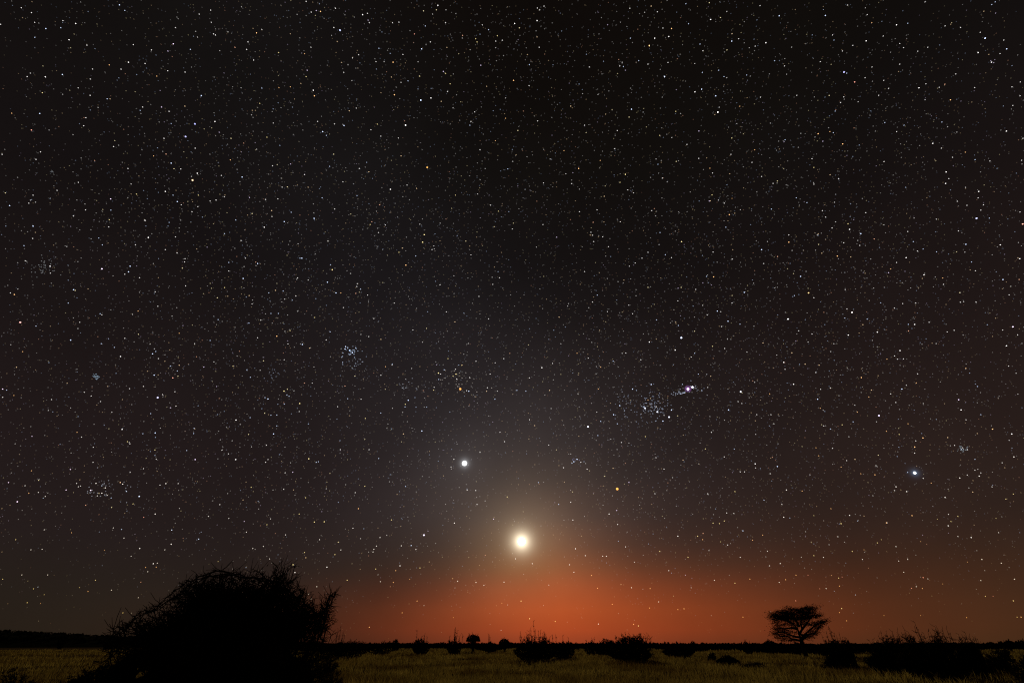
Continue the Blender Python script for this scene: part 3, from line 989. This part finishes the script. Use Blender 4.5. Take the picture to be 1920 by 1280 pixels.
    "2605,1324,3b 2782,1512,3w 2838,1554,3w 2152,1730,4b 2164,1721,4b 2145,1736,3b 2178,1732,3w 2190,1730,2b 2716,1712,3w 2776,1768,3w 2792,1768,3w 2756,1842,3y "
    "2654,1850,3w 2668,1620,3w 2456,1850,3w 2315,1588,3b 2412,1525,2b 2455,1512,2b 2462,1524,3w 2448,1550,2b 2865,1874,3b 2435,1282,4w 2939,1358,4w 2976,1440,4w "
    "2944,1384,3w 3066,1496,4b 3114,1454,3w 3296,1558,5p 3326,1346,3o 3375,1314,4w 3366,1346,3w 3388,1345,3w 3230,1415,4o 3382,1458,4b 3340,1476,3w 3258,1488,3o "
    "3595,1498,4p 3604,1536,4w 3622,1380,3o 3436,1435,3o 3441,1401,3w 3774,1296,4w 3782,1372,3w 3678,1554,3b 3461,1641,4o 3430,1675,4o 3434,1652,3w 3405,1588,3o "
    "3372,1628,3y 3324,1616,3o 3158,1592,3y 3089,1596,3w 3215,1544,3o 3076,1530,3o 3060,1678,3o 3070,1708,3o 3175,1726,3w 2915,1748,4b 3154,1750,3o 3281,1779,4o "
    "3228,1775,3o 2949,1836,4w 3008,1840,3o 3360,1824,4w 3354,1838,3w 3400,1842,4w 3544,1864,4w 3492,1810,3o 3599,1791,4w 3672,1784,4w 3656,1762,3w 3678,1772,3w "
    "3802,1712,4w 3722,1608,4o 3794,1626,4w 3605,1682,3b 3610,1678,3w 3628,1685,3w 3656,1721,3b 3758,1734,3w 3122,1680,3w 3116,1906,3o 2891,1554,3w 2902,1588,3w "
    "2886,1476,3o 3800,1851,3y 3720,1824,3w 32,1808,4p 94,1820,3w 65,1880,5p 248,1836,4p 340,1837,5p 302,1821,3w 294,1824,3w 360,1811,4w 382,1820,3b "
    "395,1828,4w 382,1848,4w 402,1856,3w 365,1858,3w 451,1808,4o 460,1814,4w 474,1841,4b 522,1860,5b 622,1812,4w 600,1818,3w 668,1812,3w 582,1926,4w "
    "644,1986,4b 745,2020,4b 642,2039,4w 524,2055,4w 465,2016,3w 575,2112,4w 590,2110,3w 554,2142,3w 586,2125,3o 546,2126,3o 418,2211,3w 330,2216,3o "
    "358,2174,3y 126,2206,3y 102,2258,3y 152,2261,2o 166,2228,2y 461,2296,3y 298,2201,2y 116,2060,3w 158,2058,3w 82,2154,3w 179,2154,3w 10,2170,3y "
    "59,2022,3y 166,1985,3w 268,1996,3o 108,1848,3o 499,1888,3y 425,1978,3w 539,1938,3r 924,1994,3w 948,2055,3w 745,2178,4w 942,1826,3y 818,2104,2y "
    "392,2062,2o 144,1845,3w 170,1860,3w 1590,2005,5p 1216,1955,4y 1179,1956,4y 1001,1966,3y 1198,2022,3w 1368,1822,3y 1332,1846,3w 1122,1926,3y 1226,2125,4w "
    "1106,2145,4w 1099,2116,4y 1188,2198,3w 1156,2226,3w 1166,2244,3w 1302,2174,3y 1500,2120,4w 1409,2132,3y 1412,2046,3w 1402,2058,3w 1399,2068,3w 1425,2014,3w "
    "1542,2044,4b 1505,2045,3w 1575,2128,3y 1704,1960,4w 1851,1945,3p 1789,1890,3w 1716,2178,3w 1785,2182,4w 1890,2181,3w 1475,2182,3o 1536,2170,2o 1698,2168,2o "
    "1564,2252,3o 1508,2296,3o 1385,2350,4o 1700,2314,2o 1882,2260,2o 1590,2269,2w 1238,2315,3o 1234,2268,3o 996,2179,4w 1071,2004,3w 1256,2078,3y 1142,2070,3y "
    "1484,2138,3o 1902,1862,3y 1011,2094,3w 1468,1948,3y 2158,2056,4w 2284,1926,4w 2542,2009,4w 2616,2009,3y 2716,1952,3y 2698,1962,3y 2674,1960,3y 2786,1989,4b "
    "2725,1922,3w 2752,1924,3w 2140,1882,3w 2095,1890,3b 2346,2049,3w 2136,2116,3w 2152,2144,3w 2508,2138,3w 2195,2082,3w 2218,2156,3o 2241,2204,3o 2438,2205,3o "
    "2368,2202,3w 2474,2066,3y 2580,2088,3y 2776,2088,3w 2728,2042,3w 2635,2022,3o 2756,2185,3y 2679,2174,3w 2812,2170,3o 2822,2024,3o 2860,2005,3o 2470,2255,3w "
    "2296,2264,3o 2436,2278,3o 2565,2281,4o 2542,2284,3o 1954,2252,4y 1986,2318,4y 2082,2328,3y 2244,2338,4w 2376,2339,4o 2394,2345,4y 2786,2312,3o 2570,2155,2p "
    "2058,2192,2w 1996,2112,3w 2260,2084,3w 2274,2084,3w 2592,2202,2w 2702,2030,2y 2939,1938,4w 2932,1890,3w 3186,1931,4w 3154,1962,4y 3420,1932,4o 3324,1959,4o "
    "3556,1970,4w 3642,2014,4w 3052,1932,2y 3404,2096,3w 3234,2096,3w 3370,2102,3w 3462,2164,4r 3418,2204,3r 3436,2198,3w 3459,2205,3o 3145,2166,3y 3148,2196,3o "
    "3098,2205,3w 3074,2206,2r 2984,2251,3r 3156,2280,4y 3148,2295,3o 3175,2326,3o 2922,2182,3w 2946,2172,3o 2985,2155,3o 3030,2155,2r 3118,2156,2o 3158,2162,2r "
    "2926,2111,3w 2886,2120,3w 3682,2096,4w 3755,2110,4w 3804,2170,4w 3678,2175,3w 3695,2234,3y 3724,2234,2r 3800,2251,4y 3625,2314,3o 3829,2312,4o 3814,2312,3y "
    "3389,2144,3w 3592,1935,3y 3628,2106,2o 3315,2306,2o 3452,2306,2o 3535,2188,2o 3290,2034,3y 3305,2022,2y 3452,2029,2o 3240,2060,2o 3360,2048,3w 3142,2011,3w "
    "3109,2041,2w 3196,2066,3y 3088,2088,3w 3052,2082,3y 3005,2088,2w 3772,1870,3y 3566,1954,3y 3515,1945,2y 3735,1942,2y "
)
listed = []
for tok in STAR_TABLE.split():
    a, b, c = tok.split(',')
    listed.append((int(a) / 2.0, int(b) / 2.0, int(c[:-1]), c[-1]))

NAMED = [  # x, y, pixels, hue, power, label
    (1715, 886, 3.4, (.80, .90, 1.0), 3.2, 'brightest blue-white star, alone low on the right'),
    (1277.5, 633, 2.2, (.78, .84, 1.0), 2.4, 'bright blue-white star above the violet nebula'),
    (1157.3, 916, 3.1, (1.0, .44, .08), 1.35, 'bright orange star to the right of the moon and planet'),
    (863, 729, 2.7, (1.0, .42, .08), 1.3, 'orange star above the brilliant planet'),
    (1102.5, 799.5, 2.0, (.9, .92, 1.0), 2.0, 'white star midway between the planet and the violet nebula'),
    (1254.5, 781.5, 1.9, (.85, .88, 1.0), 2.0, 'lowest of the three stars in a row under the nebula'),
    (1232.5, 771.8, 1.9, (.85, .88, 1.0), 2.0, 'middle of the three stars in a row under the nebula'),
    (1209.5, 765, 1.8, (.85, .88, 1.0), 1.9, 'topmost of the three stars in a row under the nebula'),
    (1388.8, 734, 1.9, (.92, .94, 1.0), 2.0, 'white star right of the violet nebula'),
    (655.5, 656.5, 1.6, (.62, .76, 1.0), 1.8, 'central star of the tight blue cluster'),
    (794.8, 1002.5, 1.9, (.95, .88, 1.0), 2.0, 'lone bright star low to the left of the moon'),
    (801, 314, 1.8, (1.0, .50, .12), 1.3, 'orange star high above the middle of the sky'),
    (361, 338, 2.0, (1.0, .66, .40), 1.6, 'bright orange star in the upper left sky'),
    (38, 604, 1.9, (1.0, .50, .45), 1.5, 'reddish star near the left edge of the sky'),
    (295.7, 745, 2.0, (.75, .74, 1.0), 1.9, 'bright bluish star in the middle left sky'),
    (1831, 409.3, 2.0, (.72, .74, 1.0), 1.8, 'bright bluish star near the right edge of the sky'),
    (1648, 778.7, 2.0, (.86, .80, 1.0), 1.8, 'violet-white star above the brightest blue-white star'),
    (1582.5, 135.5, 1.9, (.66, .66, 1.0), 1.7, 'bluish star high in the upper right sky'),
    (637.5, 57, 1.9, (.72, .78, 1.0), 1.7, 'bluish star near the top edge left of centre'),
    (365.5, 232.5, 1.9, (.60, .62, 1.0), 1.6, 'upper blue star of a pair in the upper left sky'),
    (348, 256.3, 1.9, (.66, .66, 1.0), 1.7, 'lower blue star of a pair in the upper left sky'),
]
STAR_MATS = {}


def star_mat(key, col, power):
    if key not in STAR_MATS:
        STAR_MATS[key] = emission('starlight', col, power * .6)
    return STAR_MATS[key]


def redden(col, d):
    el = math.degrees(math.asin(max(0.0, d.z)))
    k = math.exp(-el / 6.5)
    return (col[0] * (1 - .25 * k), col[1] * (1 - .45 * k), col[2] * (1 - .80 * k))


taken = []
for i, (x, y, pix, hue, power, label) in enumerate(NAMED):
    d = sight(x, y)
    if pix < 2.3 and hue[2] > .9:
        hue, power = (hue[0] ** 1.5, hue[1] ** 1.5, 1.0), power * .72
    o = link('star', ico('star', star_mat(('n', i), hue, power), 2), loc=d * DOME)
    o.scale = [dome_size(d, pix * .76)] * 3
    tag(o, label, 'star', 'stars of the night sky')
    taken.append((x, y))

# glowing gas of the nebula
def gas(col, power):
    def b(nt):
        e = nt.nodes.new('ShaderNodeEmission')
        e.inputs['Color'].default_value = (*col, 1)
        e.inputs['Strength'].default_value = power
        t = nt.nodes.new('ShaderNodeBsdfTransparent')
        lw = nt.nodes.new('ShaderNodeLayerWeight')
        lw.inputs['Blend'].default_value = .35
        inv = nt.nodes.new('ShaderNodeMath')
        inv.operation = 'SUBTRACT'
        inv.inputs[0].default_value = 1.0
        nt.links.new(lw.outputs['Facing'], inv.inputs[1])
        pw = nt.nodes.new('ShaderNodeMath')
        pw.operation = 'POWER'
        pw.inputs[1].default_value = 5.0
        nt.links.new(inv.outputs[0], pw.inputs[0])
        ml = nt.nodes.new('ShaderNodeMath')
        ml.operation = 'MULTIPLY'
        ml.inputs[1].default_value = power
        nt.links.new(pw.outputs[0], ml.inputs[0])
        nt.links.new(ml.outputs[0], e.inputs['Strength'])
        m = nt.nodes.new('ShaderNodeAddShader')
        nt.links.new(e.outputs[0], m.inputs[0])
        nt.links.new(t.outputs[0], m.inputs[1])
        return m.outputs[0]
    m = material('glowing_gas', b)
    m.cycles.emission_sampling = 'NONE'
    return m


nd_ = sight(1290, 729)
neb = bpy.data.objects.new('nebula', None)
COL.objects.link(neb)
neb.location = nd_ * DOME
tag(neb, 'small violet nebula glowing beside the row of three stars', 'nebula')
for nm, dx, dy, pix, col, pw in (('gas_cloud', 0, -.5, 8.0, (.60, .22, .80), .20), ('core', 0, 0, 2.1, (1.0, .72, 1.0), 2.2),
                                 ('core', 8.3, -3.5, 1.9, (.80, .80, 1.0), 1.5)):
    q = sight(1290 + dx, 729 + dy)
    me = ico(nm, gas(col, pw) if nm == 'gas_cloud' else emission('nebula_core', col, pw), 2)
    o = link(nm, me, neb, (q - nd_) * (DOME * (1.002 if nm == 'gas_cloud' else 1.0)))
    o.scale = [dome_size(nd_, pix)] * 3

# further stars measured from the photograph
def clear(x, y, rad=4.0):
    return all((x - a) ** 2 + (y - b) ** 2 > rad * rad for a, b in taken) and math.hypot(x - 978, y - 1015) > 26 and \
        math.hypot(x - 871, y - 868) > 10 and math.hypot(x - 1292, y - 728) > 8


listed = [s for s in listed if clear(s[0], s[1])]
listed.sort(key=lambda s: -s[2])
star_meshes = {}
singles = []
n_single = 300 - len(NAMED)
for x, y, m_, k in listed[:n_single]:
    d = sight(x, y)
    el = math.degrees(math.asin(d.z))
    low = 0 if el > 14 else (1 if el > 6 else 2)
    key = (k, m_, low)
    if key not in star_meshes:
        star_meshes[key] = ico('star', star_mat(key, redden(HUES[k], sight(960, (500, 1010, 1120)[low])), POWER[m_] * (1, .75, .6)[low]), 1)
    o = link('star', star_meshes[key], loc=d * DOME)
    o.scale = [dome_size(d, PIX[m_])] * 3
    size = {5: 'bright', 4: 'clear', 3: 'small', 2: 'faint'}[m_]
    singles.append((o, x, y, f'{size} {WORDS[k]} star'))

LANDMARKS = [(978, 1015, 'the moon'), (871, 868, 'the brilliant planet'), (1715, 886, 'the brightest blue-white star'),
             (1290, 729, 'the violet nebula'), (655, 656, 'the tight blue cluster'), (801, 314, 'the lone high orange star'),
             (361, 338, 'the orange star upper left'), (38, 604, 'the reddish left-edge star'),
             (296, 745, 'the bluish mid-left star'), (1831, 409, 'the bluish right-edge star'),
             (1582, 135, 'the bluish upper-right star'), (637, 57, 'the bluish top-edge star'),
             (205, 912, 'the loose cluster at lower left'), (1500, 1160, 'the large acacia'), (400, 1080, 'the huge thorn bush'),
             (60, 40, 'the top left corner'), (1860, 40, 'the top right corner'), (1100, 60, 'the middle of the top edge'),
             (1803, 842, 'the faint right-hand star knot'), (1157, 916, 'the low orange star'),
             (1277, 633, 'the bright star above the nebula'), (1180, 1190, 'the flat-topped black bush'),
             (1750, 1180, 'the long right thicket'), (795, 1002, 'the lone star beside the moon')]
spoken = {}
for o, x, y, what in singles:
    lx, ly, lm = min(LANDMARKS, key=lambda q: math.hypot(q[0] - x, q[1] - y))
    dist_ = math.hypot(lx - x, ly - y)
    ang_ = math.degrees(math.atan2(ly - y, x - lx)) % 360
    side_ = ['right of', 'above and right of', 'above', 'above and left of', 'left of', 'below and left of', 'below',
             'below and right of'][int((ang_ + 22.5) // 45) % 8]
    near_ = 'close ' if dist_ < 45 else ('' if dist_ < 110 else 'well ' if dist_ < 200 else 'far ')
    spoken.setdefault(f'{what} {near_}{side_} {lm}', []).append((y, x, o))
RANK = ['highest', 'second highest', 'third highest', 'fourth highest', 'fifth highest', 'sixth highest', 'seventh highest',
        'eighth highest', 'ninth highest']
for text, lst in spoken.items():
    lst.sort(key=lambda q: q[0])
    for i, (_, _, o) in enumerate(lst):
        pre = '' if len(lst) == 1 else (('upper ', 'lower ')[i] if len(lst) == 2 else RANK[min(i, 8)] + ' ')
        tag(o, pre + text, 'star', 'stars of the night sky')

# everything fainter is one field of stars
pos, rad, colr = [], [], []
for x, y, m_, k in listed[n_single:]:
    d = sight(x, y)
    pos.append(tuple(d))
    rad.append(dome_size(d, PIX[m_]))
    c = redden(HUES[k], d)
    pw = POWER[m_]
    colr.append((c[0] * pw, c[1] * pw, c[2] * pw, 1))
NF = 112000
u = RNG.uniform(0.0, 1.0, NF)
zz = u
ph = RNG.uniform(-math.pi, math.pi, NF)
AX = (Vector((0, math.cos(PITCH), math.sin(PITCH))))
mw1 = sight(60, 560)
mw2 = sight(1900, 640)
tints = np.array([(1, .96, .93), (.58, .72, 1.0), (1, .70, .40), (1, .86, .48), (1, .50, .32), (.85, .70, 1.0)])
tpick = RNG.choice(6, size=NF, p=[.44, .18, .15, .12, .06, .05])
power_ = .038 * (1 - RNG.uniform(0, 1, NF)) ** (-.70)
power_ = np.minimum(power_, .95)
keep_r = RNG.uniform(0, 1, NF)
for i in range(NF):
    z = zz[i]
    c = math.sqrt(max(0.0, 1 - z * z))
    d = Vector((c * math.sin(ph[i]), c * math.cos(ph[i]), z))
    el = math.degrees(math.asin(z))
    dens = .44 + .50 * math.exp(-(d.angle(mw1) / .50) ** 2) + .62 * math.exp(-(d.angle(mw2) / .5) ** 2)
    dens += .22 * noise.noise(d * 5.0) + .10 * noise.noise(d * 14.0)
    dens *= min(1.0, .12 + el / 13.0)
    am = d.angle(MOON_DIR)
    if am < .20:
        dens *= .55 + .45 * am / .20
    if keep_r[i] > dens or am < .022:
        continue
    pos.append(tuple(d))
    cf = max(.45, AX.dot(d))
    rad.append(.92 / FOCAL * DOME * cf ** 1.25)
    t = redden(tuple(tints[tpick[i]]), d)
    pw = power_[i] * (.55 + .45 * min(1, el / 10))
    colr.append((t[0] * pw, t[1] * pw, t[2] * pw, 1))
# the knots of faint stars in the two open clusters and round the nebula
for cx, cy, sx, sy, n, pw, tn in ((656, 658, 9, 7, 26, .6, (.6, .75, 1)), (664, 682, 12, 8, 22, .3, (.7, .8, 1)), (1225, 765, 14, 11, 70, .36, (.66, .76, 1)),
                                  (1275, 737, 7, 3, 16, .5, (.7, .78, 1)), (1303, 729, 12, 6, 14, .4, (.7, .78, 1)), (1175, 762, 14, 16, 34, .3, (.65, .75, 1)),
                                  (855, 707, 26, 13, 30, .36, (1, .9, .8)), (200, 912, 24, 14, 34, .34, (.85, .88, 1)), (85, 502, 16, 9, 40, .20, (.9, .95, 1)),
                                  (181, 706, 4, 2.5, 22, .42, (.55, .78, 1)), (1803, 842, 7, 3, 22, .28, (.75, .9, 1)), (515, 700, 9, 7, 16, .26, (.65, .75, 1)),
                                  (765, 722, 10, 8, 16, .3, (.8, .86, 1)), (1222, 742, 8, 10, 16, .3, (.6, .72, 1)), (1078, 862, 4, 2, 5, .3, (.5, .55, 1)),
                                  (98, 323, 3, 3, 10, .12, (.8, .85, .9))):
    for i in range(n):
        d = sight(random.gauss(cx, sx), random.gauss(cy, sy))
        pos.append(tuple(d))
        rad.append(dome_size(d, 1.0))
        q = pw * random.uniform(.25, .95)
        colr.append((tn[0] * q, tn[1] * q, tn[2] * q, 1))
pos = np.array(pos) * DOME * 1.001
rad = np.array(rad)
OCT = np.array([(1, 0, 0), (-1, 0, 0), (0, 1, 0), (0, -1, 0), (0, 0, 1), (0, 0, -1)], dtype=float)
OF = np.array([(0, 2, 4), (2, 1, 4), (1, 3, 4), (3, 0, 4), (2, 0, 5), (1, 2, 5), (3, 1, 5), (0, 3, 5)])
sv = (pos[:, None, :] + OCT[None] * rad[:, None, None] * 1.1).reshape(-1, 3)
sf = (OF[None] + (np.arange(len(pos)) * 6)[:, None, None]).reshape(-1, 3)
sc = np.repeat(np.array(colr), 6, axis=0)


def field_nodes(nt):
    a = nt.nodes.new('ShaderNodeAttribute')
    a.attribute_name = 'star_colour'
    e = nt.nodes.new('ShaderNodeEmission')
    e.inputs['Strength'].default_value = .55
    nt.links.new(a.outputs['Color'], e.inputs['Color'])
    t = nt.nodes.new('ShaderNodeBsdfTransparent')
    ad = nt.nodes.new('ShaderNodeAddShader')
    nt.links.new(e.outputs[0], ad.inputs[0])
    nt.links.new(t.outputs[0], ad.inputs[1])
    return ad.outputs[0]


FIELD = material('faint_starlight', field_nodes)
FIELD.cycles.emission_sampling = 'NONE'
field = link('star_field', mesh_np('star_field', sv, sf, FIELD, sc))
tag(field, 'thousands of faint stars strewn over the whole night sky', 'stars', kind='stuff')
print('tufts', nt, 'field stars', len(pos))
